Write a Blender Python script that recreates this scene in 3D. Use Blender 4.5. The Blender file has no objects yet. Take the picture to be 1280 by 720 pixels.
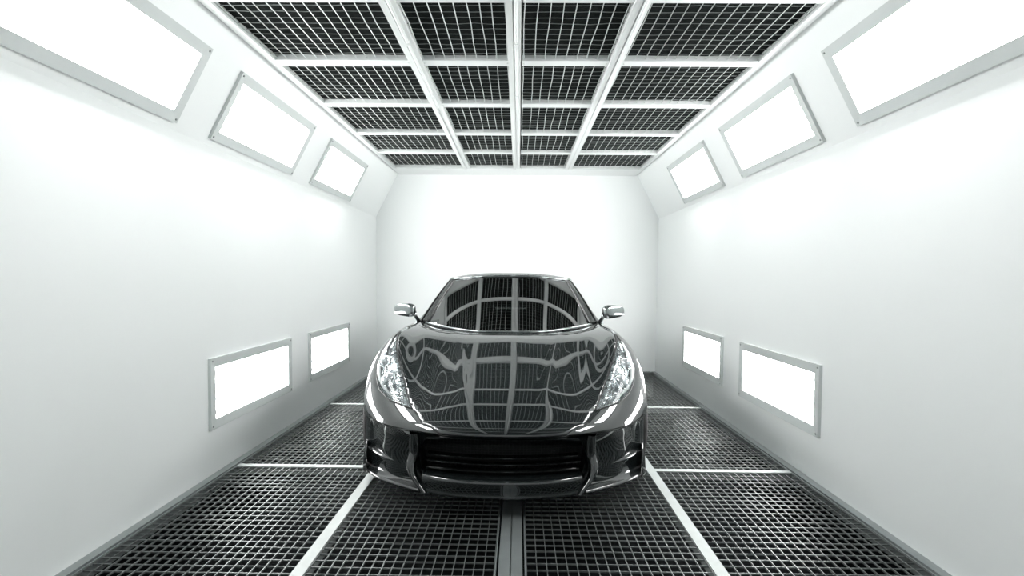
import bpy, bmesh, math, random
import numpy as np
from mathutils import Matrix, Vector
random.seed(4)

# ------------------------------------------------------------------ camera
SC = bpy.context.scene
COL = SC.collection
cam_d = bpy.data.cameras.new('camera')
cam = bpy.data.objects.new('camera', cam_d)
COL.objects.link(cam)
cam_d.sensor_width = 36.0
cam_d.lens = 700.0 / 1280.0 * 36.0
cam_d.clip_start = 0.05
YAW, PITCH, ROLL = -0.0121, -0.0181, 0.0083
Q = Matrix.Rotation(-PITCH, 3, 'X') @ Matrix.Rotation(YAW, 3, 'Z')
QT = Q.transposed()
right = QT @ Vector((math.cos(ROLL), 0, math.sin(ROLL)))
up = QT @ Vector((-math.sin(ROLL), 0, math.cos(ROLL)))
back = -(QT @ Vector((0, 1, 0)))
M = Matrix((right, up, back)).transposed().to_4x4()
M.translation = Vector((0.032, 0.0, 1.3))
cam.matrix_world = M
SC.camera = cam

# ------------------------------------------------------------------ world, exposure
W = bpy.data.worlds.new('world')
SC.world = W
W.use_nodes = True
W.node_tree.nodes['Background'].inputs[0].default_value = (0.8, 0.85, 0.85, 1)
W.node_tree.nodes['Background'].inputs[1].default_value = 0.40
SC.view_settings.view_transform = 'Standard'
SC.view_settings.look = 'None'
SC.view_settings.gamma = 1.0
SC.view_settings.use_curve_mapping = False
SC.view_settings.exposure = 0.70
LAMP_STRENGTH = 14.0

# ------------------------------------------------------------------ materials
def mat(name, color=(.5, .5, .5), rough=.5, metal=0.0, coat=0.0, coat_rough=.03, coat_ior=1.5, emis=0.0,
        spec=.5, noise=0.0, nscale=8.0, bump=0.0, bscale=60.0, ior=1.5, flakes=0.0):
    m = bpy.data.materials.new(name)
    m.use_nodes = True
    nt = m.node_tree
    b = nt.nodes['Principled BSDF']
    b.inputs['Base Color'].default_value = (*color, 1)
    b.inputs['Roughness'].default_value = rough
    b.inputs['Metallic'].default_value = metal
    b.inputs['Coat Weight'].default_value = coat
    b.inputs['Coat Roughness'].default_value = coat_rough
    b.inputs['Coat IOR'].default_value = coat_ior
    b.inputs['Specular IOR Level'].default_value = spec
    b.inputs['IOR'].default_value = ior
    if emis:
        b.inputs['Emission Color'].default_value = (1.0, 1.0, 0.995, 1)
        b.inputs['Emission Strength'].default_value = emis
    tc = nt.nodes.new('ShaderNodeTexCoord')
    if noise:
        n = nt.nodes.new('ShaderNodeTexNoise')
        n.inputs['Scale'].default_value = nscale
        n.inputs['Detail'].default_value = 4
        nt.links.new(tc.outputs['Object'], n.inputs['Vector'])
        r = nt.nodes.new('ShaderNodeMix')
        r.data_type = 'RGBA'
        r.inputs[6].default_value = (*[c * (1 - noise) for c in color], 1)
        r.inputs[7].default_value = (*[min(1, c * (1 + noise)) for c in color], 1)
        nt.links.new(n.outputs['Fac'], r.inputs[0])
        nt.links.new(r.outputs[2], b.inputs['Base Color'])
    if bump:
        n2 = nt.nodes.new('ShaderNodeTexNoise')
        n2.inputs['Scale'].default_value = bscale
        nt.links.new(tc.outputs['Object'], n2.inputs['Vector'])
        bp = nt.nodes.new('ShaderNodeBump')
        bp.inputs['Strength'].default_value = bump
        bp.inputs['Distance'].default_value = .005
        nt.links.new(n2.outputs['Fac'], bp.inputs['Height'])
        nt.links.new(bp.outputs['Normal'], b.inputs['Normal'])
    return m

def glass_mat(name, tint, ior=1.6, rough=0.0):
    """thin glazing: tinted transparency under a Fresnel reflection"""
    m = bpy.data.materials.new(name)
    m.use_nodes = True
    nt = m.node_tree
    nt.nodes.clear()
    out = nt.nodes.new('ShaderNodeOutputMaterial')
    mix = nt.nodes.new('ShaderNodeMixShader')
    fr = nt.nodes.new('ShaderNodeFresnel')
    fr.inputs['IOR'].default_value = ior
    geo = nt.nodes.new('ShaderNodeNewGeometry')
    tr = nt.nodes.new('ShaderNodeBsdfTransparent')
    tr.inputs[0].default_value = (*tint, 1)
    gl = nt.nodes.new('ShaderNodeBsdfGlossy')
    gl.inputs['Roughness'].default_value = rough
    nt.links.new(fr.outputs[0], mix.inputs[0])
    nt.links.new(tr.outputs[0], mix.inputs[1])
    nt.links.new(gl.outputs[0], mix.inputs[2])
    nt.links.new(mix.outputs[0], out.inputs[0])
    return m

MT = dict(
    wall=mat('painted_wall', (.88, .91, .902), .45, noise=.012, nscale=1.5, bump=.04, bscale=25),
    ceil=mat('painted_ceiling', (.89, .91, .905), .5, noise=.012, nscale=2),
    beam=mat('white_beam_paint', (.72, .75, .74), .4, noise=.04, nscale=6),
    frame=mat('lamp_frame_metal', (.60, .64, .63), .45, noise=.03, nscale=12),
    seam=mat('seam_grey', (.25, .28, .27), .6),
    diff=mat('lamp_diffuser', (.9, .9, .9), .4, emis=LAMP_STRENGTH),
    holder=mat('lamp_holder', (.42, .45, .44), .5),
    filt=mat('filter_fleece', (.014, .018, .017), .95, noise=.6, nscale=30, bump=1.0, bscale=60, spec=.15),
    wire=mat('filter_wire', (.52, .56, .55), .4, metal=.3),
    wire2=mat('filter_cross_wire', (.17, .19, .185), .6),
    grate=mat('galvanised_grating', (.27, .29, .285), .42, metal=.7, noise=.25, nscale=9),
    strip=mat('galvanised_strip', (.40, .43, .42), .45, metal=.3, noise=.10, nscale=14),
    channel=mat('steel_channel', (.30, .33, .33), .38, metal=.6, noise=.18, nscale=11),
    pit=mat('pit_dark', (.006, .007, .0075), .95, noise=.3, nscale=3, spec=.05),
    paint=mat('gunmetal_paint', (.009, .012, .0125), .40, metal=.0, spec=.04, coat=1.0, coat_rough=.022, coat_ior=2.0),
    black=mat('satin_black', (.010, .012, .012), .45, spec=.4),
    gloss=mat('gloss_black', (.006, .007, .007), .12, coat=.6, coat_ior=1.6),
    rubber=mat('tyre_rubber', (.015, .015, .015), .75, bump=.3, bscale=90),
    rim=mat('rim_alloy', (.35, .36, .36), .25, metal=1.0),
    chrome=mat('chrome', (.85, .87, .87), .06, metal=1.0),
    lampin=mat('headlight_reflector', (.80, .83, .84), .14, metal=.9, bump=.9, bscale=38),
    silver=mat('polished_shell', (.42, .45, .45), .10, metal=1.0),
    lens=mat('projector_lens', (.75, .80, .82), .05, metal=.6, coat=1),
    led=mat('light_strip_plastic', (.9, .92, .92), .2),
    inner=mat('cabin_trim', (.018, .020, .020), .7, bump=.3, bscale=120),
    glass=glass_mat('tinted_glazing', (.06, .075, .07), 3.4),
    clear=glass_mat('clear_lens', (.93, .95, .95), 1.28),
    red=mat('tail_lamp_red', (.35, .01, .01), .15, coat=1),
)

# ------------------------------------------------------------------ helpers
def link(name, bm, m, parent=None, smooth=False, kind=None, weld=False):
    if weld:
        bmesh.ops.remove_doubles(bm, verts=bm.verts, dist=1e-5)
    me = bpy.data.meshes.new(name)
    bm.normal_update()
    bm.to_mesh(me)
    bm.free()
    if smooth:
        for p in me.polygons:
            p.use_smooth = True
    me.materials.append(m)
    o = bpy.data.objects.new(name, me)
    COL.objects.link(o)
    if parent is not None:
        o.parent = parent
    if kind:
        o['kind'] = kind
    return o

def thing(name, label, cat, loc=(0, 0, 0), group=None):
    o = bpy.data.objects.new(name, None)
    COL.objects.link(o)
    o.location = loc
    o.empty_display_size = .1
    o['label'] = label
    o['category'] = cat
    if group:
        o['group'] = group
    return o

def box(bm, x0, x1, y0, y1, z0, z1):
    v = [bm.verts.new(p) for p in ((x0, y0, z0), (x1, y0, z0), (x1, y1, z0), (x0, y1, z0),
                                   (x0, y0, z1), (x1, y0, z1), (x1, y1, z1), (x0, y1, z1))]
    for f in ((0, 3, 2, 1), (4, 5, 6, 7), (0, 1, 5, 4), (1, 2, 6, 5), (2, 3, 7, 6), (3, 0, 4, 7)):
        bm.faces.new([v[i] for i in f])

def tube(bm, pts, r, n=8, closed=False):
    pts = [Vector(p) for p in pts]
    rings = []
    for i, p in enumerate(pts):
        a = pts[max(i - 1, 0)]; b = pts[min(i + 1, len(pts) - 1)]
        t = (b - a).normalized()
        u = t.cross(Vector((0, 0, 1)))
        if u.length < 1e-3:
            u = t.cross(Vector((1, 0, 0)))
        u.normalize(); w = t.cross(u)
        rr = r[i] if isinstance(r, (list, tuple)) else r
        rings.append([bm.verts.new(p + (u * math.cos(2 * math.pi * k / n) + w * math.sin(2 * math.pi * k / n)) * rr) for k in range(n)])
    for a, b in zip(rings, rings[1:]):
        for k in range(n):
            bm.faces.new((a[k], a[(k + 1) % n], b[(k + 1) % n], b[k]))
    bm.faces.new(rings[0][::-1]); bm.faces.new(rings[-1])

def ellipsoid(bm, c, r, seg=20, rings=12, power=1.0):
    """rounded block: a superellipsoid"""
    def sp(v, e): return math.copysign(abs(v) ** e, v)
    g = []
    for i in range(rings + 1):
        th = -math.pi / 2 + math.pi * i / rings
        row = []
        for j in range(seg):
            ph = 2 * math.pi * j / seg
            row.append(bm.verts.new((c[0] + r[0] * sp(math.cos(th), power) * sp(math.cos(ph), power),
                                     c[1] + r[1] * sp(math.cos(th), power) * sp(math.sin(ph), power),
                                     c[2] + r[2] * sp(math.sin(th), power))))
        g.append(row)
    for i in range(rings):
        for j in range(seg):
            bm.faces.new((g[i][j], g[i][(j + 1) % seg], g[i + 1][(j + 1) % seg], g[i + 1][j]))
    bmesh.ops.remove_doubles(bm, verts=[v for row in (g[0], g[-1]) for v in row], dist=1e-6)

def spline_matrix(t, q):
    """matrix that evaluates the natural cubic spline with knots t at q"""
    t = np.asarray(t, float); n = len(t); h = np.diff(t)
    A = np.zeros((n, n)); B = np.zeros((n, n))
    A[0, 0] = A[-1, -1] = 1
    for i in range(1, n - 1):
        A[i, i - 1] = h[i - 1]; A[i, i] = 2 * (h[i - 1] + h[i]); A[i, i + 1] = h[i]
        B[i, i - 1] = 6 / h[i - 1]; B[i, i] = -6 / h[i - 1] - 6 / h[i]; B[i, i + 1] = 6 / h[i]
    S = np.linalg.solve(A, B)
    R = np.zeros((len(q), n))
    for r, x in enumerate(q):
        i = int(np.clip(np.searchsorted(t, x) - 1, 0, n - 2))
        a = (t[i + 1] - x) / h[i]; b = (x - t[i]) / h[i]
        R[r, i] += a; R[r, i + 1] += b
        R[r] += ((a ** 3 - a) * S[i] + (b ** 3 - b) * S[i + 1]) * h[i] ** 2 / 6
    return R

def knots(T, axis):
    d = np.linalg.norm(np.diff(T, axis=axis), axis=2)
    d = d.mean(axis=1 - axis) ** .75
    return np.concatenate([[0], np.cumsum(d)])

def tensor(T, su, sv, mirror=True, kv=None):
    """dense smooth surface through the table T[u][v] (v = 0 on the centre line); su/sv = steps per span"""
    T = np.array(T, float)
    if mirror:
        L = T[:, 1:][:, ::-1].copy(); L[..., 0] *= -1
        T = np.concatenate([L, T], axis=1)
    ku = knots(T, 0)
    kv = knots(T, 1) if kv is None else kv
    def dens(k, s):
        s = [s] * (len(k) - 1) if isinstance(s, int) else list(s)
        q = []
        for i in range(len(k) - 1):
            q += list(np.linspace(k[i], k[i + 1], s[i], endpoint=False))
        return np.array(q + [k[-1]])
    if mirror and not isinstance(sv, int):
        sv = list(sv)[::-1] + list(sv)
    qu, qv = dens(ku, su), dens(kv, sv)
    return np.einsum('iu,jv,uvc->ijc', spline_matrix(ku, qu), spline_matrix(kv, qv), T)

def grid_bm(G, flip=False):
    bm = bmesh.new()
    V = [[bm.verts.new(p) for p in row] for row in G]
    for i in range(len(V) - 1):
        for j in range(len(V[0]) - 1):
            q = [V[i][j], V[i][j + 1], V[i + 1][j + 1], V[i + 1][j]]
            try:
                bm.faces.new(q[::-1] if flip else q)
            except ValueError:
                pass
    return bm

def inpoly(p, poly):
    x, y = p; c = False; n = len(poly)
    for i in range(n):
        x1, y1 = poly[i]; x2, y2 = poly[(i + 1) % n]
        if (y1 > y) != (y2 > y) and x < (x2 - x1) * (y - y1) / (y2 - y1) + x1:
            c = not c
    return c

def cut(bm, poly, ax, keep=lambda c: True):
    """cut the faces along the outline (given in the two axes ax) and return those inside"""
    poly = [tuple(p) for p in poly]
    lo = [min(p[k] for p in poly) - .06 for k in (0, 1)]; hi = [max(p[k] for p in poly) + .06 for k in (0, 1)]
    third = 3 - ax[0] - ax[1]
    for i in range(len(poly)):
        a, b = poly[i], poly[(i + 1) % len(poly)]
        fs = []
        l2 = [min(a[k], b[k]) - .03 for k in (0, 1)]; h2 = [max(a[k], b[k]) + .03 for k in (0, 1)]
        for f in bm.faces:
            c = f.calc_center_median()
            if keep(c) and all(l2[k] <= c[ax[k]] <= h2[k] for k in (0, 1)):
                fs.append(f)
        geom = set(fs)
        for f in fs:
            geom.update(f.edges); geom.update(f.verts)
        n = [0, 0, 0]; n[ax[0]] = b[1] - a[1]; n[ax[1]] = -(b[0] - a[0])
        co = [0, 0, 0]; co[ax[0]] = a[0]; co[ax[1]] = a[1]
        bmesh.ops.bisect_plane(bm, geom=list(geom), plane_co=co, plane_no=n, dist=1e-6)
    out = []
    for f in bm.faces:
        c = f.calc_center_median()
        if keep(c) and all(lo[k] <= c[ax[k]] <= hi[k] for k in (0, 1)) and inpoly((c[ax[0]], c[ax[1]]), poly):
            out.append(f)
    return out

def split_off(bm, faces, gap=.0, drop=.0):
    """move faces to a bmesh of their own; shrink its rim by gap and sink it by drop"""
    bm.normal_update()
    nb = bmesh.new(); mp = {}
    nrm = {}
    for f in faces:
        for v in f.verts:
            if v not in mp:
                mp[v] = nb.verts.new(v.co); nrm[mp[v]] = v.normal.copy()
        try:
            nb.faces.new([mp[v] for v in f.verts])
        except ValueError:
            pass
    bmesh.ops.delete(bm, geom=faces, context='FACES')
    if gap or drop:
        mv = []
        for v in nb.verts:
            if v.is_boundary:
                d = Vector()
                for f in v.link_faces:
                    d += (f.calc_center_median() - v.co).normalized()
                if d.length > 1e-6:
                    mv.append((v, d.normalized() * gap - nrm[v] * drop))
        for v, d in mv:
            v.co += d
    return nb

def mirrorx(poly):
    return [(-a, b) for a, b in poly][::-1]

# ------------------------------------------------------------------ booth shell
WX = 1.93            # half width at the walls
BACK = 7.78; FRONT = -1.7
CZ = 2.72            # ceiling height
CVX, CVZ = 1.965, 2.13   # where wall meets the sloping cove
CTX = 1.638          # where the cove meets the ceiling
GX = 1.58            # half width of filter grid

def slab(name, quad, nrm, th, m, kind='structure'):
    bm = bmesh.new()
    a = [bm.verts.new(Vector(p)) for p in quad]
    b = [bm.verts.new(Vector(p) - Vector(nrm).normalized() * th) for p in quad]
    bm.faces.new(a); bm.faces.new(b[::-1])
    for i in range(len(quad)):
        j = (i + 1) % len(quad)
        bm.faces.new((a[j], a[i], b[i], b[j]))
    bmesh.ops.recalc_face_normals(bm, faces=bm.faces)
    return link(name, bm, m, kind=kind)

for s, nm in ((-1, 'left'), (1, 'right')):
    # one bent sheet: vertical wall with the sloping cove above it
    bm = bmesh.new()
    prof = [(s * WX, -.35), (s * (WX + .028), CVZ - .05), (s * CVX * .998, CVZ), (s * CTX, CZ + .05), (s * (CTX + .3), CZ + .05),
            (s * (CVX + .15), CVZ), (s * (WX + .15), -.35)]
    A = [bm.verts.new((x, FRONT, z)) for x, z in prof]; B = [bm.verts.new((x, BACK, z)) for x, z in prof]
    for i in range(len(prof)):
        j = (i + 1) % len(prof)
        bm.faces.new((A[i], A[j], B[j], B[i]))
    bm.faces.new(A); bm.faces.new(B[::-1])
    bmesh.ops.recalc_face_normals(bm, faces=bm.faces)
    link('wall_' + nm, bm, MT['wall'], kind='structure')
bm = bmesh.new(); box(bm, -2.1, 2.1, BACK, BACK + .12, -.35, CZ + .2); link('wall_back', bm, MT['wall'], kind='structure')
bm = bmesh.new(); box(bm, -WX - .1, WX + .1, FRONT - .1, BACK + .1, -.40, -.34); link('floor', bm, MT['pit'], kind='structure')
for s, nm in ((-1, 'left'), (1, 'right')):
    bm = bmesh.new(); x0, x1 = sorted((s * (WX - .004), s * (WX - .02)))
    box(bm, x0, x1, FRONT, BACK, -.36, -.055); link('trim_%d' % (90 + s), bm, MT['pit'], kind='structure')  # dark liners, added so the pit sides throw no light through the gratings

# ceiling sheet: a ring of painted steel around the filter field, closed above
rows = [7.27, 6.40, 5.55, 4.63, 3.72, 2.86, 1.93, 1.02, .11, -.80]
bm = bmesh.new()
box(bm, -CTX, -GX, FRONT, BACK, CZ, CZ + .05)
box(bm, GX, CTX, FRONT, BACK, CZ, CZ + .05)
box(bm, -GX, GX, rows[0], BACK, CZ, CZ + .05)
box(bm, -GX, GX, FRONT, rows[-1], CZ, CZ + .05)
box(bm, -CTX - .3, CTX + .3, FRONT, BACK, CZ + .12, CZ + .16)
link('ceiling', bm, MT['ceil'], kind='structure')
# edge profile around the filter field
bm = bmesh.new()
for s in (-1, 1):
    x0, x1 = sorted((s * (GX - .004), s * (GX + .022)))
    box(bm, x0, x1, rows[-1], rows[0], CZ - .010, CZ + .04)
link('trim_1', bm, MT['beam'], kind='structure')

# ceiling beams
cols = [-GX, -.655, 0.0, .655, GX]
bwid = {1: .086, 2: .082, 3: .086}
tn = 2
for i in (1, 2, 3):
    x = cols[i] - (.008 if i == 2 else 0); w = bwid[i] / 2
    bm = bmesh.new()
    box(bm, x - w, x - .006, rows[-1], rows[0], CZ - .018, CZ + .05)
    box(bm, x + .004, x + w, rows[-1], rows[0], CZ - .012, CZ + .05)
    box(bm, x - .007, x + .005, rows[-1], rows[0], CZ - .002, CZ + .05)
    # pipe running along the nearer length of the beam
    tube(bm, [(x + .012, rows[-1] + .1, CZ - .024), (x + .012, 4.63, CZ - .024)], .009, 8)
    for k in range(5):
        box(bm, x + .001, x + .023, .5 + k * .95, .53 + k * .95, CZ - .036, CZ - .012)
    link('trim_%d' % tn, bm, MT['beam'], kind='structure'); tn += 1
for r, y in enumerate(rows):
    for c in range(4):
        x0 = cols[c] + (bwid.get(c, 0) / 2); x1 = cols[c + 1] - (bwid.get(c + 1, 0) / 2)
        bm = bmesh.new()
        w = .045 if 0 < r < len(rows) - 1 else .025
        box(bm, x0, x1, y - w, y + w, CZ - .006, CZ + .045)
        for sx in (x0 + .012, x1 - .012):
            tube(bm, [(sx, y, CZ - .012), (sx, y, CZ - .004)], .007, 8)
        link('trim_%d' % tn, bm, MT['beam'], kind='structure'); tn += 1

colname = ['leftmost column', 'left of centre beam', 'right of centre beam', 'rightmost column']
rowname = ['row nearest the back wall', 'second row from the back wall', 'third row from the back wall', 'fourth row from the back wall',
           'large at the photo top', 'row before the nose', 'row two metres before the car',
           'row straight above the camera', 'last row behind the camera']
for r in range(len(rows) - 1):
    y1, y0 = rows[r] - .046, rows[r + 1] + .046
    for c in range(4):
        x0 = cols[c] + (bwid.get(c, 0) / 2 if c else .002); x1 = cols[c + 1] - (bwid.get(c + 1, 0) / 2 if c < 3 else .002)
        xc, yc = (x0 + x1) / 2, (y0 + y1) / 2
        t = thing('ceiling_filter', 'dark ceiling filter, %s, %s' % (colname[c], rowname[r]), 'air filter', (xc, yc, CZ),
                  'dark air filters in the white ceiling grid')
        hx, hy = (x1 - x0) / 2, (y1 - y0) / 2
        # sagging fleece
        bm = bmesh.new(); n = 10
        G = [[(-hx + 2 * hx * j / n, -hy + 2 * hy * i / n,
               .030 - .006 * math.sin(math.pi * i / n) * math.sin(math.pi * j / n) + random.uniform(-.003, .003)) for j in range(n + 1)] for i in range(n + 1)]
        g = grid_bm(G, flip=True)
        bmesh.ops.solidify(g, geom=g.faces[:], thickness=.012)
        link('filter_pad', g, MT['filt'], t)
        # bright wires along the booth
        bm = bmesh.new(); nw = max(3, int(round(2 * hx / .068)))
        for k in range(nw + 1):
            x = -hx + .012 + (2 * hx - .024) * k / nw + random.uniform(-.004, .004)
            b1, b2 = random.uniform(-.006, .006), random.uniform(-.004, .004)
            tube(bm, [(x, -hy, .008), (x + b1, -hy * .3, .007), (x + b2, hy * .4, .008), (x, hy, .008)], .0029, 5)
        link('wire_grille', bm, MT['wire'], t)
        bm = bmesh.new(); nc = max(3, int(round(2 * hy / .072)))
        for k in range(1, nc):
            y = -hy + 2 * hy * k / nc
            pts = []
            for q in range(7):
                pts.append((-hx + 2 * hx * q / 6, y + random.uniform(-.007, .007), .013 + random.uniform(-.001, .002)))
            tube(bm, pts, .0022, 4)
        link('cross_wires', bm, MT['wire2'], t)

# ------------------------------------------------------------------ floor: strips, channels, gratings
fy = [7.70, 5.66, 3.79, 1.92, .05, -1.66]
FXS = .93
bmn = 1
for s, nm in ((-1, 'left'), (1, 'right')):
    bm = bmesh.new()
    x0, x1 = sorted((s * (WX + .01), s * (WX - .045)))
    box(bm, x0, x1, FRONT, BACK, -.06, .016)
    x0, x1 = sorted((s * (WX - .045), s * (WX - .052)))
    box(bm, x0, x1, FRONT, BACK, -.06, .004)
    link('baseboard_' + nm, bm, MT['channel'], kind='structure')
bm = bmesh.new(); box(bm, -WX + .06, WX - .06, 7.715, BACK + .01, -.06, .016); link('baseboard_back', bm, MT['channel'], kind='structure')
for s in (-1, 1):
    bm = bmesh.new(); box(bm, s * FXS - .029 + .008, s * FXS + .029 + .008, FRONT, 7.71, -.05, .006)
    link('trim_%d' % tn, bm, MT['strip'], kind='structure'); tn += 1
bm = bmesh.new()
box(bm, -.049, .002, FRONT, 7.71, -.05, .004); box(bm, .008, .059, FRONT, 7.71, -.05, .004); box(bm, .002, .008, FRONT, 7.71, -.05, -.008)
for x in (-.062, .072):
    box(bm, x - .003, x + .003, FRONT, 7.71, -.05, .003)
link('trim_%d' % tn, bm, MT['channel'], kind='structure'); tn += 1
fcols = [(-WX + .054, -FXS - .022), (-FXS + .038, -.066), (.076, FXS - .022), (FXS + .038, WX - .054)]
for y in fy[1:-1]:
    for c in (0, 3):
        bm = bmesh.new(); box(bm, fcols[c][0], fcols[c][1], y - .024, y + .024, -.05, .005)
        link('trim_%d' % tn, bm, MT['strip'], kind='structure'); tn += 1
    for c in (1, 2):
        bm = bmesh.new(); box(bm, fcols[c][0], fcols[c][1], y - .004, y + .004, -.05, .001)
        link('trim_%d' % tn, bm, MT['grate'], kind='structure'); tn += 1
fcn = ['beside the left wall', 'left of the centre channel', 'right of the centre channel', 'beside the right wall']
frn = ['at the back wall', 'beside the rear of the car', 'beside or before the car nose', 'under the camera', 'at the booth entrance']
for r in range(len(fy) - 1):
    for c in range(4):
        x0, x1 = fcols[c]; y1, y0 = fy[r] - .026, fy[r + 1] + .026
        xc, yc = (x0 + x1) / 2, (y0 + y1) / 2
        t = link('floor_grating', bmesh.new(), MT['grate'])
        bm = bmesh.new(); hx, hy = (x1 - x0) / 2, (y1 - y0) / 2
        nx = int(round(2 * hx / .047)); ny = int(round(2 * hy / .058))
        for k in range(nx + 1):
            x = -hx + .0017 + (2 * hx - .0034) * k / nx
            box(bm, x - .0013, x + .0013, -hy, hy, -.009, 0)
        for k in range(ny + 1):
            y = -hy + .002 + (2 * hy - .004) * k / ny
            box(bm, -hx, hx, y - .0016, y + .0016, -.009, -.0015)
        bm.to_mesh(t.data); bm.free()
        t.location = (xc, yc, 0)
        t['label'] = 'dark bar grating %s, %s' % (fcn[c], frn[r])
        t['category'] = 'floor grating'
        t['group'] = 'steel gratings covering the booth floor'

# ------------------------------------------------------------------ lamps
def lamp(P0, uvec, vvec, nvec, hw, hh, label, group):
    """P0 centre on the wall; u along the wall, v up the wall, n into the room"""
    u, v, n = [Vector(q).normalized() for q in (uvec, vvec, nvec)]
    t = thing('booth_light', label, 'light', P0, group)
    def pt(a, b, c): return u * a + v * b + n * c
    def blk(bm, a0, a1, b0, b1, c0, c1):
        vs = [bm.verts.new(pt(a, b, c)) for c in (c0, c1) for a, b in ((a0, b0), (a1, b0), (a1, b1), (a0, b1))]
        for f in ((0, 3, 2, 1), (4, 5, 6, 7), (0, 1, 5, 4), (1, 2, 6, 5), (2, 3, 7, 6), (3, 0, 4, 7)):
            bm.faces.new([vs[i] for i in f])
    fw = .062
    bm = bmesh.new()
    # mitred frame with raised rim
    for k in range(4):
        cs = [(-hw, -hh), (hw, -hh), (hw, hh), (-hw, hh)]
        a, b = cs[k], cs[(k + 1) % 4]
        ci = [(-hw + fw, -hh + fw), (hw - fw, -hh + fw), (hw - fw, hh - fw), (-hw + fw, hh - fw)]
        ai, bi = ci[k], ci[(k + 1) % 4]
        q = [a, b, bi, ai]; top = [.020, .020, .015, .015]
        lo = [bm.verts.new(pt(x, y, -.004)) for x, y in q]
        hi = [bm.verts.new(pt(x, y, h)) for (x, y), h in zip(q, top)]
        bm.faces.new(hi); bm.faces.new(lo[::-1])
        for i in range(4):
            j = (i + 1) % 4
            bm.faces.new((lo[i], lo[j], hi[j], hi[i]))
    bmesh.ops.recalc_face_normals(bm, faces=bm.faces)
    link('lamp_frame', bm, MT['frame'], t)
    bm = bmesh.new(); blk(bm, -hw + fw, hw - fw, -hh + fw, hh - fw, -.003, .004)
    bmesh.ops.recalc_face_normals(bm, faces=bm.faces)
    link('diffuser', bm, MT['diff'], t)
    for k in range(4):
        bb = (-hh + fw) + (2 * hh - 2 * fw) * (k + .5) / 4
        bm = bmesh.new(); blk(bm, -hw + fw - .002, -hw + fw + .014, bb - .013, bb + .013, .004, .012)
        bmesh.ops.recalc_face_normals(bm, faces=bm.faces)
        link('lamp_holder', bm, MT['holder'], t)
    for a in (-1, 1):
        for b in (-1, 1):
            bm = bmesh.new()
            c0 = pt(a * (hw - .02), b * (hh - .02), .018)
            tube(bm, [c0, c0 + n * .005], .006, 8)
            link('screw', bm, MT['seam'], t)
    return t

pos = {'nearest': (1.90, 3.18), 'middle': (3.53, 4.80), 'farthest': (5.22, 6.46)}
for s, nm in ((-1, 'left'), (1, 'right')):
    for k, lab in (('nearest', 'large white light panel cut by the top edge of the photo, sloping %s cove' % nm),
                   ('middle', 'white light panel in the sloping %s cove, middle of the three seen' % nm),
                   ('farthest', 'small-looking white light panel in the sloping %s cove nearest the back wall' % nm),
                   ):
        a, b = pos[k]
        lo = Vector((s * 1.945, 0, 2.180)); hi = Vector((s * 1.718, 0, 2.578))
        vv = hi - lo
        mid = (lo + hi) / 2
        # the cove plane at the lamp's centre
        p1 = Vector((s * CVX * .998, 0, CVZ)); p2 = Vector((s * CTX, 0, CZ + .05)); d = (p2 - p1).normalized()
        mid = p1 + d * (mid - p1).dot(d)
        nn = Vector((-d.z * s, 0, abs(d.x) * -1)).normalized()
        lamp((mid.x, (a + b) / 2, mid.z), (0, 1, 0), d, nn, (b - a) / 2, .235, lab, 'light panels in the sloping coves')
    for k, lab in (('middle', 'low white light panel on the %s wall above the floor grating, nearer the camera' % nm),
                   ('farthest', 'low white light panel on the %s wall, the farther one beside the car' % nm)):
        a, b = pos[k]
        zc = .538
        xw = WX + .028 * (zc + .35) / (CVZ + .30)
        d = Vector((s * .028, 0, CVZ + .30)).normalized()
        lamp((s * xw, (a + b) / 2, zc), (0, 1, 0), d, (-d.z * s, 0, d.x * s), (b - a) / 2, .230, lab, 'low light panels on the side walls')

# ------------------------------------------------------------------ the car
CX, Y0, SM = -.052, 2.98, 2.1       # lane offset, world distance of the nose tip, root behind the nose
car = thing('sports_car', 'dark gunmetal two-door sports car facing the camera on the floor grating', 'car', (CX, Y0 + SM, 0))
def loc(G):
    G = np.array(G, float).copy(); G[..., 1] -= SM; return G
def L(x, s, z): return (x, s - SM, z)

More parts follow.
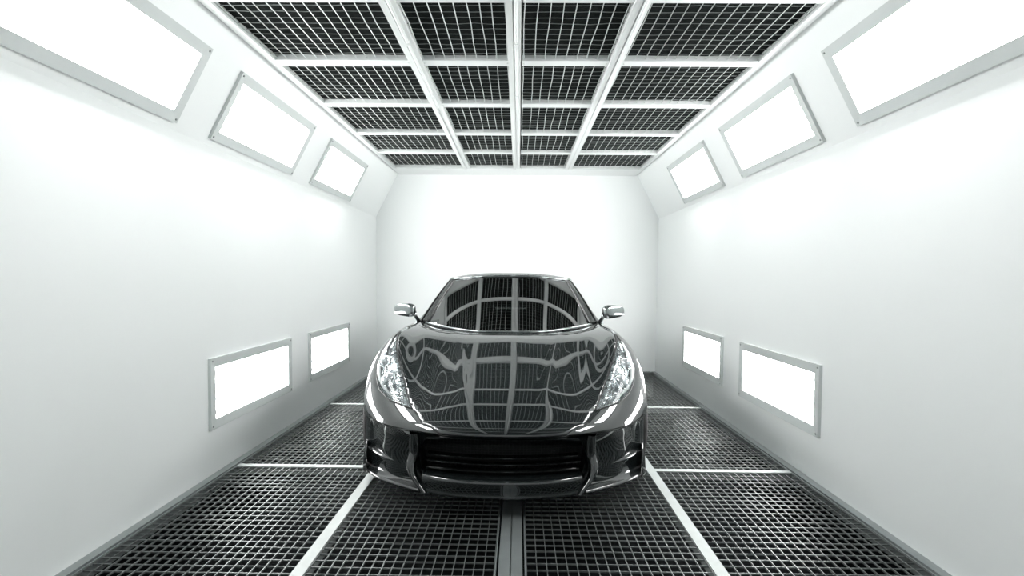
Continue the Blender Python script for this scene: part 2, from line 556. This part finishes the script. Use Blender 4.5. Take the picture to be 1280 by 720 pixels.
# main shell table: rows go back from the nose lip, columns out from the centre line and down the side
T = [
 [(0,.000,.447),(.30,.035,.448),(.55,.130,.453),(.76,.33,.448),(.895,.60,.435),(.915,.66,.33),(.885,.66,.17)],
 [(0,.022,.480),(.30,.060,.480),(.55,.155,.484),(.77,.36,.485),(.912,.64,.480),(.930,.70,.34),(.895,.70,.17)],
 [(0,.20,.574),(.30,.23,.568),(.54,.30,.562),(.77,.46,.585),(.932,.72,.545),(.948,.78,.37),(.91,.78,.17)],
 [(0,.50,.666),(.32,.52,.656),(.565,.56,.655),(.775,.68,.735),(.948,.86,.625),(.962,.90,.41),(.925,.90,.17)],
 [(0,.85,.756),(.34,.86,.745),(.600,.88,.752),(.785,.96,.852),(.962,1.08,.690),(.970,1.1,.44),(.93,1.1,.17)],
 [(0,1.30,.858),(.36,1.30,.848),(.63,1.31,.860),(.80,1.36,.905),(.960,1.40,.725),(.962,1.40,.46),(.92,1.40,.17)],
 [(0,1.80,.885),(.38,1.80,.890),(.64,1.80,.895),(.82,1.85,.905),(.945,1.87,.735),(.945,1.87,.47),(.90,1.87,.17)],
 [(0,2.45,.89),(.38,2.45,.89),(.64,2.45,.895),(.82,2.45,.905),(.940,2.45,.745),(.935,2.45,.48),(.895,2.45,.17)],
 [(0,3.05,.90),(.38,3.05,.90),(.64,3.05,.905),(.835,3.05,.925),(.965,3.05,.765),(.965,3.05,.49),(.91,3.05,.17)],
 [(0,3.55,.92),(.38,3.55,.92),(.64,3.55,.925),(.835,3.55,.940),(.970,3.53,.770),(.970,3.53,.49),(.91,3.53,.17)],
 [(0,4.00,.915),(.38,3.98,.915),(.62,3.95,.915),(.79,3.90,.905),(.925,3.83,.745),(.935,3.83,.48),(.89,3.83,.17)],
 [(0,4.28,.880),(.36,4.25,.880),(.58,4.19,.875),(.74,4.10,.855),(.860,3.98,.700),(.880,3.95,.45),(.85,3.95,.17)],
]
SU = [4, 10, 12, 13, 14, 14, 16, 14, 12, 12, 8]
SV = [16, 14, 14, 12, 12, 10]
G = tensor(T, SU, SV)
# pressed feature lines on the bonnet
for row in G:
    for p in row:
        ax, s_ = abs(p[0]), p[1]
        if ax < .8 and .1 < s_ < 1.7:
            f = min(1, max(0, (s_ - .12) / .5)) * min(1, max(0, (1.62 - s_) / .3))
            f = f * f * (3 - 2 * f)
            r1 = .20 + .20 * (s_ / 1.4); r2 = .44 + .16 * (s_ / 1.4)
            p[2] += f * ((.0045 * math.exp(-((ax - r1) / .030) ** 2)) + .003 * math.exp(-((ax - r2) / .030) ** 2))
bm = grid_bm(loc(G))

front = lambda c: c.y < L(0, 1.3, 0)[1] and c.z > .43
# headlights, outlined as seen from the front (x, z)
HL = [(.800, .892), (.838, .800), (.852, .715), (.825, .648), (.775, .598), (.690, .560), (.530, .538), (.590, .600), (.660, .690), (.715, .765), (.762, .835)]
lens_bm = []
for poly in (HL, mirrorx(HL)):
    fs = cut(bm, poly, (0, 2), front)
    lens_bm.append(split_off(bm, fs))
# bonnet, outlined as seen from above (x, s)
hood = [(.0, .004), (.25, .032), (.455, .115), (.535, .262), (.600, .41), (.668, .57), (.722, .71), (.765, .85), (.790, 1.02), (.790, 1.24), (.765, 1.46), (.745, 1.585),
        (.60, 1.475), (.42, 1.395), (.21, 1.350), (0, 1.335)]
hoodp = [(x, L(0, s, 0)[1]) for x, s in hood]
hoodp = hoodp + [(-x, s) for x, s in hoodp[-2:0:-1]]
hoodp = [(x, s - .05) if abs(x) < .3 and s < L(0, .1, 0)[1] else (x, s) for x, s in hoodp]
hf = cut(bm, hoodp, (0, 1), lambda c: c.z > .44 and abs(c.x) < .86)
hood_bm = split_off(bm, hf, gap=.0035, drop=.0015)
# doors, outlined from the side (s, z)
door = [(1.62, .86), (1.60, .60), (1.64, .30), (1.72, .24), (2.70, .24), (2.86, .36), (2.98, .62), (3.00, .86), (2.96, .893), (1.70, .893)]
doorp = [(L(0, s, 0)[1], z) for s, z in door]
door_bm = []
for sg in (1, -1):
    fs = cut(bm, doorp, (1, 2), lambda c: c.x * sg > .84)
    door_bm.append((sg, split_off(bm, fs, gap=.003, drop=.001)))
# wheel arches
AX = [(1.02, .335, .352), (3.50, .345, .362)]
for (ws, wz, wr) in AX:
    for sg in (1, -1):
        circ = [(L(0, ws, 0)[1] + wr * math.cos(2 * math.pi * k / 40), wz + wr * math.sin(2 * math.pi * k / 40)) for k in range(40)]
        fs = cut(bm, circ, (1, 2), lambda c: c.x * sg > .84)
        bmesh.ops.delete(bm, geom=fs, context='FACES')
# cut away the deck under the cabin so that one can look in
fs = cut(bm, [(x, L(0, s, 0)[1]) for x, s in [(-.70, 1.93), (-.5, 1.68), (-.25, 1.56), (0, 1.53), (.25, 1.56), (.5, 1.68), (.70, 1.93), (.74, 2.2), (.74, 3.1), (-.74, 3.1), (-.74, 2.2)]], (0, 1),
         lambda c: c.z > .8)
bmesh.ops.delete(bm, geom=fs, context='FACES')
shell = link('body_shell', bm, MT['paint'], car, smooth=True)
link('bonnet', hood_bm, MT['paint'], car, smooth=True)
for sg, db in door_bm:
    d = link('door', db, MT['paint'], car, smooth=True)
    hb = bmesh.new()
    tube(hb, [L(sg * .952, 2.60, .735), L(sg * .972, 2.63, .736), L(sg * .972, 2.76, .738), L(sg * .95, 2.79, .738)], .009, 8)
    link('door_handle', hb, MT['paint'], d, smooth=True)

# headlights: clear cover over a recessed reflector bowl
for k, lb in enumerate(lens_bm):
    sg = 1 if k == 0 else -1
    bowl = lb.copy()
    bowl.normal_update()
    bnd = set(v.index for v in bowl.verts if v.is_boundary)
    cvec = Vector()
    for v in bowl.verts: cvec += v.co
    cvec /= len(bowl.verts)
    from mathutils.kdtree import KDTree
    bl = [v.co.copy() for v in bowl.verts if v.is_boundary]
    kd = KDTree(len(bl))
    for i, c in enumerate(bl): kd.insert(c, i)
    kd.balance()
    inward = Vector((-sg * .15, .72, -.60)).normalized()
    for v in bowl.verts:
        d = kd.find(v.co)[2]
        v.co += inward * (.004 + .055 * min(1, d / .035) ** .6)
    hl = link('headlight', bowl, MT['lampin'], car, smooth=True)
    for v in lb.verts:
        v.co += Vector((0, -.001, .001))
    # black seal along the rim of the cover
    nb = {}
    for e in lb.edges:
        if e.is_boundary:
            a, b_ = e.verts
            nb.setdefault(a, []).append(b_); nb.setdefault(b_, []).append(a)
    st_ = next(iter(nb)); loop = [st_]; prev = None
    while True:
        nx = [v for v in nb[loop[-1]] if v is not prev]
        if not nx or (nx[0] is st_) or len(loop) > 4000: break
        prev = loop[-1]; loop.append(nx[0])
    pts = [v.co.copy() for v in loop]
    seal = bmesh.new()
    keep_ = [pts[0]]
    for p in pts[1:]:
        if (p - keep_[-1]).length > .012: keep_.append(p)
    keep_.append(pts[0])
    tube(seal, keep_, .0045, 6)
    link('headlight_seal', seal, MT['black'], hl, smooth=True)
    link('headlight_cover', lb, MT['clear'], hl, smooth=True)
    for (x, s, z, r) in ((.735, .560, .640, .040), (.790, .700, .735, .034)):
        rb = bmesh.new()
        c = Vector(L(sg * x, s, z)) - inward * .012
        ellipsoid(rb, c, (r, r * .8, r), 18, 12)
        link('projector', rb, MT['lens'], hl, smooth=True)
    for (x, s, z, r) in ((.735, .560, .640, .047), (.790, .700, .735, .040)):
        rb = bmesh.new()
        c = Vector(L(sg * x, s, z)) - inward * .012
        a = inward.cross(Vector((1, 0, 0))).normalized(); b = inward.cross(a)
        pts = [c + (a * math.cos(q * math.pi / 12) + b * math.sin(q * math.pi / 12)) * r for q in range(25)]
        tube(rb, pts, .006, 6)
        link('bezel', rb, MT['chrome'], hl, smooth=True)
    rb = bmesh.new()
    tube(rb, [L(sg * .800, .90, .865), L(sg * .825, .78, .79), L(sg * .836, .70, .715), L(sg * .815, .62, .655), L(sg * .765, .52, .612), L(sg * .69, .42, .575)], [.006, .010, .012, .012, .010, .006], 8)
    link('light_strip', rb, MT['led'], hl, smooth=True)
    rb = bmesh.new()
    for q in range(6):
        f = q / 5
        c = Vector((sg * (.60 + .15 * f), L(0, .40 + .40 * f, 0)[1], .600 + .20 * f))
        ellipsoid(rb, c + inward * .028, (.018, .012, .014), 8, 6, .6)
    link('reflector_facets', rb, MT['chrome'], hl)

# ---- lower bumper
def plan(xs, tab):
    tx = [p[0] for p in tab]; ts = [p[1] for p in tab]
    tx = [-a for a in tx[:0:-1]] + tx; ts = ts[:0:-1] + ts
    return spline_matrix(tx, xs) @ np.array(ts)
P1 = [(0, 0), (.30, .035), (.55, .13), (.76, .33), (.895, .60)]
P2 = [(0, .0), (.42, .085), (.55, .165), (.80, .375), (.885, .50)]
def sm(a, b, v):
    t = min(1, max(0, (v - a) / (b - a))); return t * t * (3 - 2 * t)
xs = np.concatenate([-np.linspace(.895, .02, 60), [0], np.linspace(.02, .895, 60)])
lip = plan(xs, P1)
lipz = np.interp(np.abs(xs), [0, .30, .55, .76, .895], [.447, .448, .453, .448, .435])
rowsF = [(0, 0.0), (.004, -.008), (.018, -.016), (.055, -.022), (.085, -.040), (.095, -.10), (.100, -.17), (.105, -.24), (.095, -.30), (.10, -.335)]
GF = []
for off, dz in rowsF:
    r = []
    for x, s, z in zip(xs, lip, lipz):
        k = 1 - sm(.80, .885, abs(x)) * .85
        r.append((x, s + off * k, z + dz))
    GF.append(r)
fb = grid_bm(loc(GF), flip=True)
mouth = [(-.455, .205), (-.475, .30), (-.44, .385), (-.30, .402), (0, .408), (.30, .402), (.44, .385), (.475, .30), (.455, .205)]
fs = cut(fb, mouth, (0, 2))
bmesh.ops.delete(fb, geom=fs, context='FACES')
link('front_bumper', fb, MT['paint'], car, smooth=True)
# mouth tunnel and mesh
mb = bmesh.new()
ring = []
for off in (.085, .26):
    ring.append([mb.verts.new(L(x, float(plan([x], P1)[0]) + off, z)) for x, z in mouth])
for i in range(len(mouth)):
    j = (i + 1) % len(mouth)
    mb.faces.new((ring[0][i], ring[0][j], ring[1][j], ring[1][i]))
mb.faces.new(ring[1])
link('grille_duct', mb, MT['black'], car)
def xbar(bm, x0, x1, off, z, h, d, tab, n=40, drop=0.0):
    q = np.linspace(x0, x1, n); sp = plan(q, tab)
    ring0 = None
    for x, s in zip(q, sp):
        zz = z + drop * (x / max(abs(x0), abs(x1))) ** 2
        R = [bm.verts.new(L(x, s + off + a * d, zz + b * h)) for a, b in ((0, -.3), (.15, -.5), (1, -.5), (1, .5), (.15, .5), (0, .3))]
        if ring0:
            for k in range(6):
                bm.faces.new((ring0[k], ring0[(k + 1) % 6], R[(k + 1) % 6], R[k]))
        else:
            bm.faces.new(R[::-1])
        ring0 = R
    bm.faces.new(ring0)
for z, off, hw_ in ((.232, .075, .43), (.262, .10, .44), (.292, .12, .43)):
    g = bmesh.new(); xbar(g, -hw_, hw_, off, z, .010, .05, P1)
    link('grille_bar', g, MT['gloss'], car)
g = bmesh.new()
for k in range(45):
    x = -.44 + .88 * k / 44
    s = float(plan([x], P1)[0]) + .17
    tube(g, [L(x, s, .20), L(x, s, .40)], .0022, 4)
for k in range(12):
    z = .205 + .016 * k
    q = np.linspace(-.45, .45, 24); sp = plan(q, P1)
    tube(g, [L(x, s + .17, z) for x, s in zip(q, sp)], .0018, 4)
link('grille_mesh', g, MT['black'], car)

# chin between the strakes
def xloft(x0, x1, prof, tab, n=40, xf=None, flip=False):
    """profile (off, z) swept across x along the plan curve; xf may taper x per profile row"""
    q = np.linspace(x0, x1, n)
    GG = []
    for r, (off, z) in enumerate(prof):
        f = xf[r] if xf else 1.0
        sp = plan(q * f, tab)
        GG.append([(x * f, s + off, z) for x, s in zip(q, sp)])
    return grid_bm(loc(GG), flip)
prof = [(.16, .212), (.030, .211), (.010, .208), (.002, .202), (.000, .188), (.004, .160), (.008, .135), (.006, .120), (.004, .112), (.008, .106), (.03, .104), (.40, .104)]
cb = xloft(-.445, .445, prof, P2, 60)
link('chin_spoiler', cb, MT['paint'], car, smooth=True)
for sg in (-1, 1):
    # side ledge, hollow below, with splitter edge
    prof = [(.13, .232), (.085, .228), (.072, .222), (.070, .214), (.085, .190), (.082, .165), (.072, .140), (.055, .125), (.020, .119), (.004, .114), (.000, .108), (.004, .101), (.03, .099), (.30, .099)]
    a, b = (.47, .872) if sg > 0 else (-.872, -.47)
    sb = xloft(a, b, prof, P2, 40)
    link('splitter', sb, MT['paint'], car, smooth=True)
    # corner winglet
    T2 = []
    for (z, o) in ((.100, .0), (.13, .004), (.17, .018), (.21, .045), (.245, .09), (.262, .13)):
        T2.append([(sg * (.835 + .30 * o), .405 + o * 1.1, z), (sg * .862, .440 + o, z), (sg * .882, .490 + o * .9, z), (sg * .893, .56 + o * .6, z), (sg * .893, .66, z)])
    wg = grid_bm(loc(tensor(T2, 4, 5, mirror=False)), flip=(sg < 0))
    bmesh.ops.solidify(wg, geom=wg.faces[:], thickness=.012)
    link('winglet', wg, MT['paint'], car, smooth=True)
    # strake between the mouth and the side intake
    path = [(.500, .120, .425, .030), (.497, .125, .375, .034), (.500, .135, .31, .034), (.515, .120, .250, .030), (.505, .108, .205, .026), (.470, .090, .155, .024), (.432, .078, .110, .022)]
    T3 = []
    for (x, s, z, w) in path:
        T3.append([(sg * (x + w), s + .09, z), (sg * (x + w * .85), s + .035, z), (sg * (x + w * .45), s + .004, z - .002), (sg * (x - w * .3), s, z), (sg * (x - w * .8), s + .012, z), (sg * (x - w), s + .09, z)])
    st = grid_bm(loc(tensor(T3, 6, 3, mirror=False)), flip=(sg > 0))
    link('strake', st, MT['paint'], car, smooth=True)
    # small vane standing on the ledge
    vb = bmesh.new()
    a = [L(sg * .560, .250, .226), L(sg * .585, .33, .226), L(sg * .565, .33, .310), L(sg * .540, .285, .305)]
    lo_ = [vb.verts.new(p) for p in a]; hi_ = [vb.verts.new((p[0] - sg * .010, p[1], p[2])) for p in a]
    vb.faces.new(lo_); vb.faces.new(hi_[::-1])
    for i in range(4):
        j = (i + 1) % 4
        vb.faces.new((lo_[j], lo_[i], hi_[i], hi_[j]))
    bmesh.ops.recalc_face_normals(vb, faces=vb.faces)
    bmesh.ops.bevel(vb, geom=vb.edges[:], offset=.003, segments=2, affect='EDGES')
    link('intake_vane', vb, MT['paint'], car)

# ---- cabin
C = [
 [(0,1.420,.880),(.36,1.485,.886),(.70,1.80,.915),(.765,1.90,.915),(.845,2.00,.885)],
 [(0,1.760,1.020),(.35,1.82,1.022),(.675,2.02,1.020),(.735,2.12,1.020),(.838,2.12,.895)],
 [(0,2.100,1.170),(.34,2.15,1.168),(.625,2.30,1.160),(.680,2.40,1.158),(.832,2.38,.900)],
 [(0,2.450,1.312),(.32,2.48,1.306),(.555,2.58,1.285),(.605,2.66,1.272),(.826,2.66,.905)],
 [(0,2.90,1.352),(.30,2.90,1.345),(.515,2.93,1.318),(.585,2.95,1.285),(.822,2.97,.915)],
 [(0,3.35,1.305),(.28,3.35,1.298),(.48,3.35,1.268),(.56,3.35,1.225),(.815,3.33,.925)],
 [(0,3.75,1.140),(.27,3.75,1.132),(.45,3.74,1.100),(.535,3.70,1.060),(.80,3.62,.935)],
 [(0,4.10,.925),(.27,4.09,.922),(.46,4.05,.920),(.60,3.98,.918),(.76,3.88,.915)],
]
su, sv = 8, 8
C = np.array(C, float)
for i in (1, 2):        # straight generators with a slight bow from base to header
    t = i / 3
    C[i] = C[0] * (1 - t) + C[3] * t
    C[i][:, 2] += .016 * math.sin(math.pi * t) * np.array([1, 1, .9, .9, 0])
    C[i][:, 1] -= .007 * math.sin(math.pi * t)
Cm = C[:, 1:][:, ::-1].copy(); Cm[..., 0] *= -1
KV = knots(np.concatenate([Cm, C], axis=1), 1)
GC = loc(np.concatenate([tensor(C[:4], su, sv, kv=KV), tensor(C[3:], su, sv, kv=KV)[1:]], axis=0))
nv = GC.shape[1]; mid = nv // 2
def patch(u0, u1, v0, v1, sign=0):
    """rows u0..u1 and columns v0..v1 counted in dense steps from the centre"""
    if sign == 0: return GC[u0:u1 + 1, mid - v1: mid + v1 + 1]
    if sign > 0: return GC[u0:u1 + 1, mid + v0: mid + v1 + 1]
    return GC[u0:u1 + 1, mid - v1: mid - v0 + 1]
def panel(name, A, m, th=.006, parent=car):
    b = grid_bm(A)
    bmesh.ops.solidify(b, geom=b.faces[:], thickness=th)
    return link(name, b, m, parent, smooth=True)
ws = grid_bm(patch(0, 3 * su, 0, 2 * sv - 1))
link('windscreen', ws, MT['glass'], car, smooth=True)
# black surround and pillars
for sg in (-1, 1):
    panel('pillar', patch(0, 3 * su, 2 * sv - 1, 3 * sv, sg), MT['gloss'], .012)
    sgp = grid_bm(patch(1, 4 * su + 4, 3 * sv, 4 * sv, sg))
    link('side_window', sgp, MT['glass'], car, smooth=True)
    panel('quarter_panel', patch(4 * su + 4, 7 * su, 2 * sv, 4 * sv, sg), MT['paint'], .006)
panel('roof', patch(3 * su, 4 * su + 4, 0, 3 * sv), MT['paint'], .012)
rg = grid_bm(patch(4 * su + 4, 7 * su, 0, 2 * sv))
link('rear_window', rg, MT['glass'], car, smooth=True)
# rail over the windscreen; its silver stands in for the roof edge's bright reflection
hd = bmesh.new()
tube(hd, [tuple(GC[3 * su, j] + np.array((0, -.004, .004))) for j in range(mid - 3 * sv, mid + 3 * sv + 1)], .012, 8)
link('header_sheen_rail', hd, MT['silver'], car, smooth=True)
for sg in (-1, 1):
    rb = bmesh.new()
    tube(rb, [tuple(GC[i, mid + sg * 3 * sv] + np.array((sg * .002, 0, 0))) for i in range(0, 3 * su + 1)], .009, 8)
    link('pillar_trim', rb, MT['gloss'], car, smooth=True)
# cowl strip in front of the glass
cw = bmesh.new()
tube(cw, [tuple(GC[0, j] + np.array((0, -.012, -.004))) for j in range(mid - 2 * sv, mid + 2 * sv + 1)], .010, 8)
link('cowl_seal', cw, MT['silver'], car, smooth=True)

# ---- cabin inside
ib = bmesh.new()
A = []
for (s, z, w) in ((1.50, .865, .40), (1.62, .905, .60), (1.80, .925, .68), (1.98, .915, .70), (2.04, .86, .70), (2.05, .60, .70)):
    A.append([L(w * t, s + .12 * abs(t) ** 2, z - (.01 + .03 * abs(t) ** 3)) for t in np.linspace(-1, 1, 25)])
link('dashboard', grid_bm(np.array(A)), MT['inner'], car, smooth=True)
ib = bmesh.new()
wc = Vector(L(.36, 2.12, .83))
tp = [wc + Vector((.18 * math.cos(q * math.pi / 16), .06 * math.sin(q * math.pi / 16), .17 * math.sin(q * math.pi / 16))) for q in range(33)]
tube(ib, tp, .015, 8)
for a in (0, math.pi, 1.5 * math.pi):
    tube(ib, [wc, wc + Vector((.18 * math.cos(a), .06 * math.sin(a), .17 * math.sin(a)))], .014, 6)
ellipsoid(ib, wc, (.055, .03, .05), 12, 8)
link('steering_wheel', ib, MT['inner'], car, smooth=True)
for sg in (-1, 1):
    s_ = bmesh.new()
    ellipsoid(s_, L(sg * .36, 2.60, .46), (.25, .28, .09), 20, 12, .6)
    ellipsoid(s_, L(sg * .36, 2.86, .76), (.23, .085, .30), 20, 12, .55)
    ellipsoid(s_, L(sg * .36, 2.90, 1.10), (.12, .05, .09), 16, 10, .6)
    link('seat', s_, MT['inner'], car, smooth=True)
ib = bmesh.new()
box(ib, -.72, .72, *[L(0, s, 0)[1] for s in (3.08, 3.12)], .2, .95)
box(ib, -.80, .80, *[L(0, s, 0)[1] for s in (1.5, 3.12)], .20, .24)
link('cabin_floor', ib, MT['inner'], car)
ib = bmesh.new()
ellipsoid(ib, L(0.0, 2.36, 1.205), (.125, .018, .035), 20, 10, .55)
tube(ib, [L(0, 2.36, 1.23), L(0, 2.42, 1.285)], .010, 6)
link('rear_view_mirror', ib, MT['chrome'], car, smooth=True)

# ---- door mirrors
for sg in (-1, 1):
    b = bmesh.new()
    n = 22
    c0 = Vector(L(sg * .905, 1.86, 1.012))
    ellipsoid(b, c0, (.098, .055, .062), 24, 14, .62)
    for v in b.verts:
        d = v.co - c0
        t = (d.x * sg + .09) / .18
        v.co.z = c0.z + d.z * (1.05 - .28 * t) + .006 * t
        v.co.y = c0.y + d.y * (1.0 if d.y < 0 else .75) + .045 * t
    mm = link('door_mirror', b, MT['silver'], car, smooth=True)
    g = bmesh.new()
    tube(g, [L(sg * .825, 1.88, .998), L(sg * .815, 1.89, .960), L(sg * .800, 1.93, .925), L(sg * .812, 1.97, .900)], [.022, .015, .018, .026], 10)
    link('mirror_stalk', g, MT['silver'], mm, smooth=True)
    g = bmesh.new()
    ellipsoid(g, L(sg * .900, 1.912, 1.015), (.074, .006, .040), 20, 8, .6)
    link('mirror_glass', g, MT['gloss'], mm, smooth=True)

# ---- wheels
def lathe(bm, prof, c, n=48, axis='x', sg=1):
    R = []
    for (x, r) in prof:
        R.append([bm.verts.new((c[0] + sg * x, c[1] + r * math.cos(2 * math.pi * k / n), c[2] + r * math.sin(2 * math.pi * k / n))) for k in range(n)])
    for a, b in zip(R, R[1:]):
        for k in range(n):
            bm.faces.new((a[k], a[(k + 1) % n], b[(k + 1) % n], b[k]))
for (ws_, wz_, wr_) in AX:
    r = wz_ - .002
    for sg in (-1, 1):
        c = L(sg * .835, ws_, wz_)
        b = bmesh.new()
        lathe(b, [(-.115, .235), (-.12, .27), (-.11, r - .018), (-.085, r), (-.03, r + .001), (.03, r + .001), (.085, r), (.108, r - .018), (.115, .27), (.108, .235)], c, 56, sg=sg)
        bmesh.ops.recalc_face_normals(b, faces=b.faces)
        w = link('wheel', b, MT['rubber'], car, smooth=True)
        b = bmesh.new()
        lathe(b, [(-.11, .236), (-.09, .225), (.06, .220), (.095, .232), (.108, .238), (.112, .230), (.095, .218), (.05, .212)], c, 56, sg=sg)
        for k in range(10):
            a = 2 * math.pi * k / 10 + (.10 if k % 2 else -.10)
            dx = Vector((0, math.cos(a), math.sin(a)))
            p = Vector(c)
            tube(b, [p + Vector((sg * .075, 0, 0)) + dx * .045, p + Vector((sg * .088, 0, 0)) + dx * .12, p + Vector((sg * .085, 0, 0)) + dx * .222], [.020, .014, .017], 6)
        tube(b, [Vector(c) + Vector((sg * .02, 0, 0)), Vector(c) + Vector((sg * .092, 0, 0))], .055, 20)
        link('rim', b, MT['rim'], w, smooth=False)
        b = bmesh.new()
        tube(b, [Vector(c) + Vector((sg * .0, 0, 0)), Vector(c) + Vector((sg * .022, 0, 0))], .175, 32)
        link('brake_disc', b, MT['rim'], w)
        # arch liner
        b = bmesh.new()
        R = []
        for xx in (.955, .62):
            R.append([b.verts.new((sg * xx, L(0, ws_, 0)[1] + (wr_ + .012) * math.cos(t), wz_ + (wr_ + .012) * math.sin(t))) for t in np.linspace(-.42, math.pi + .42, 28)])
        for k in range(27):
            b.faces.new((R[0][k], R[0][k + 1], R[1][k + 1], R[1][k]))
        b.faces.new(R[1])
        for v in b.verts:   # keep the liner's outer rim just inside the skin
            if abs(v.co.x) > .9:
                v.co.x = sg * (.90 - .06 * max(0, (v.co.z - .5) / .2))
        link('arch_liner', b, MT['black'], car, smooth=False)

# ---- sills, underside and tail
b = bmesh.new()
ys = [L(0, s, 0)[1] for s in (.45, .66, 1.36, 3.14, 3.86, 4.12)]
for a0, a1, w in ((0, 1, .50), (1, 2, .62), (2, 3, .90), (3, 4, .62), (4, 5, .80)):
    box(b, -w, w, ys[a0], ys[a1], .150, .175)
link('underbody', b, MT['black'], car)
TL = [
 [(0,4.28,.880),(.36,4.25,.880),(.58,4.19,.875),(.74,4.10,.855),(.860,3.98,.700),(.880,3.95,.45),(.85,3.95,.17)],
 [(0,4.30,.80),(.34,4.27,.80),(.56,4.22,.79),(.70,4.14,.77),(.80,4.04,.66),(.83,4.01,.44),(.81,4.00,.18)],
 [(0,4.33,.60),(.34,4.31,.60),(.54,4.27,.59),(.66,4.21,.58),(.74,4.13,.54),(.76,4.11,.42),(.75,4.10,.20)],
 [(0,4.34,.40),(.34,4.32,.40),(.52,4.28,.40),(.62,4.24,.39),(.68,4.19,.38),(.70,4.17,.34),(.69,4.16,.22)],
 [(0,4.30,.20),(.34,4.28,.20),(.50,4.25,.20),(.58,4.22,.20),(.62,4.19,.20),(.64,4.18,.20),(.64,4.16,.20)],
]
link('rear_bumper', grid_bm(loc(tensor(TL, 6, 5))), MT['paint'], car, smooth=True)
for sg in (-1, 1):
    b = bmesh.new()
    ellipsoid(b, L(sg * .60, 4.215, .72), (.10, .04, .05), 20, 10, .8)
    link('tail_light', b, MT['red'], car, smooth=True)
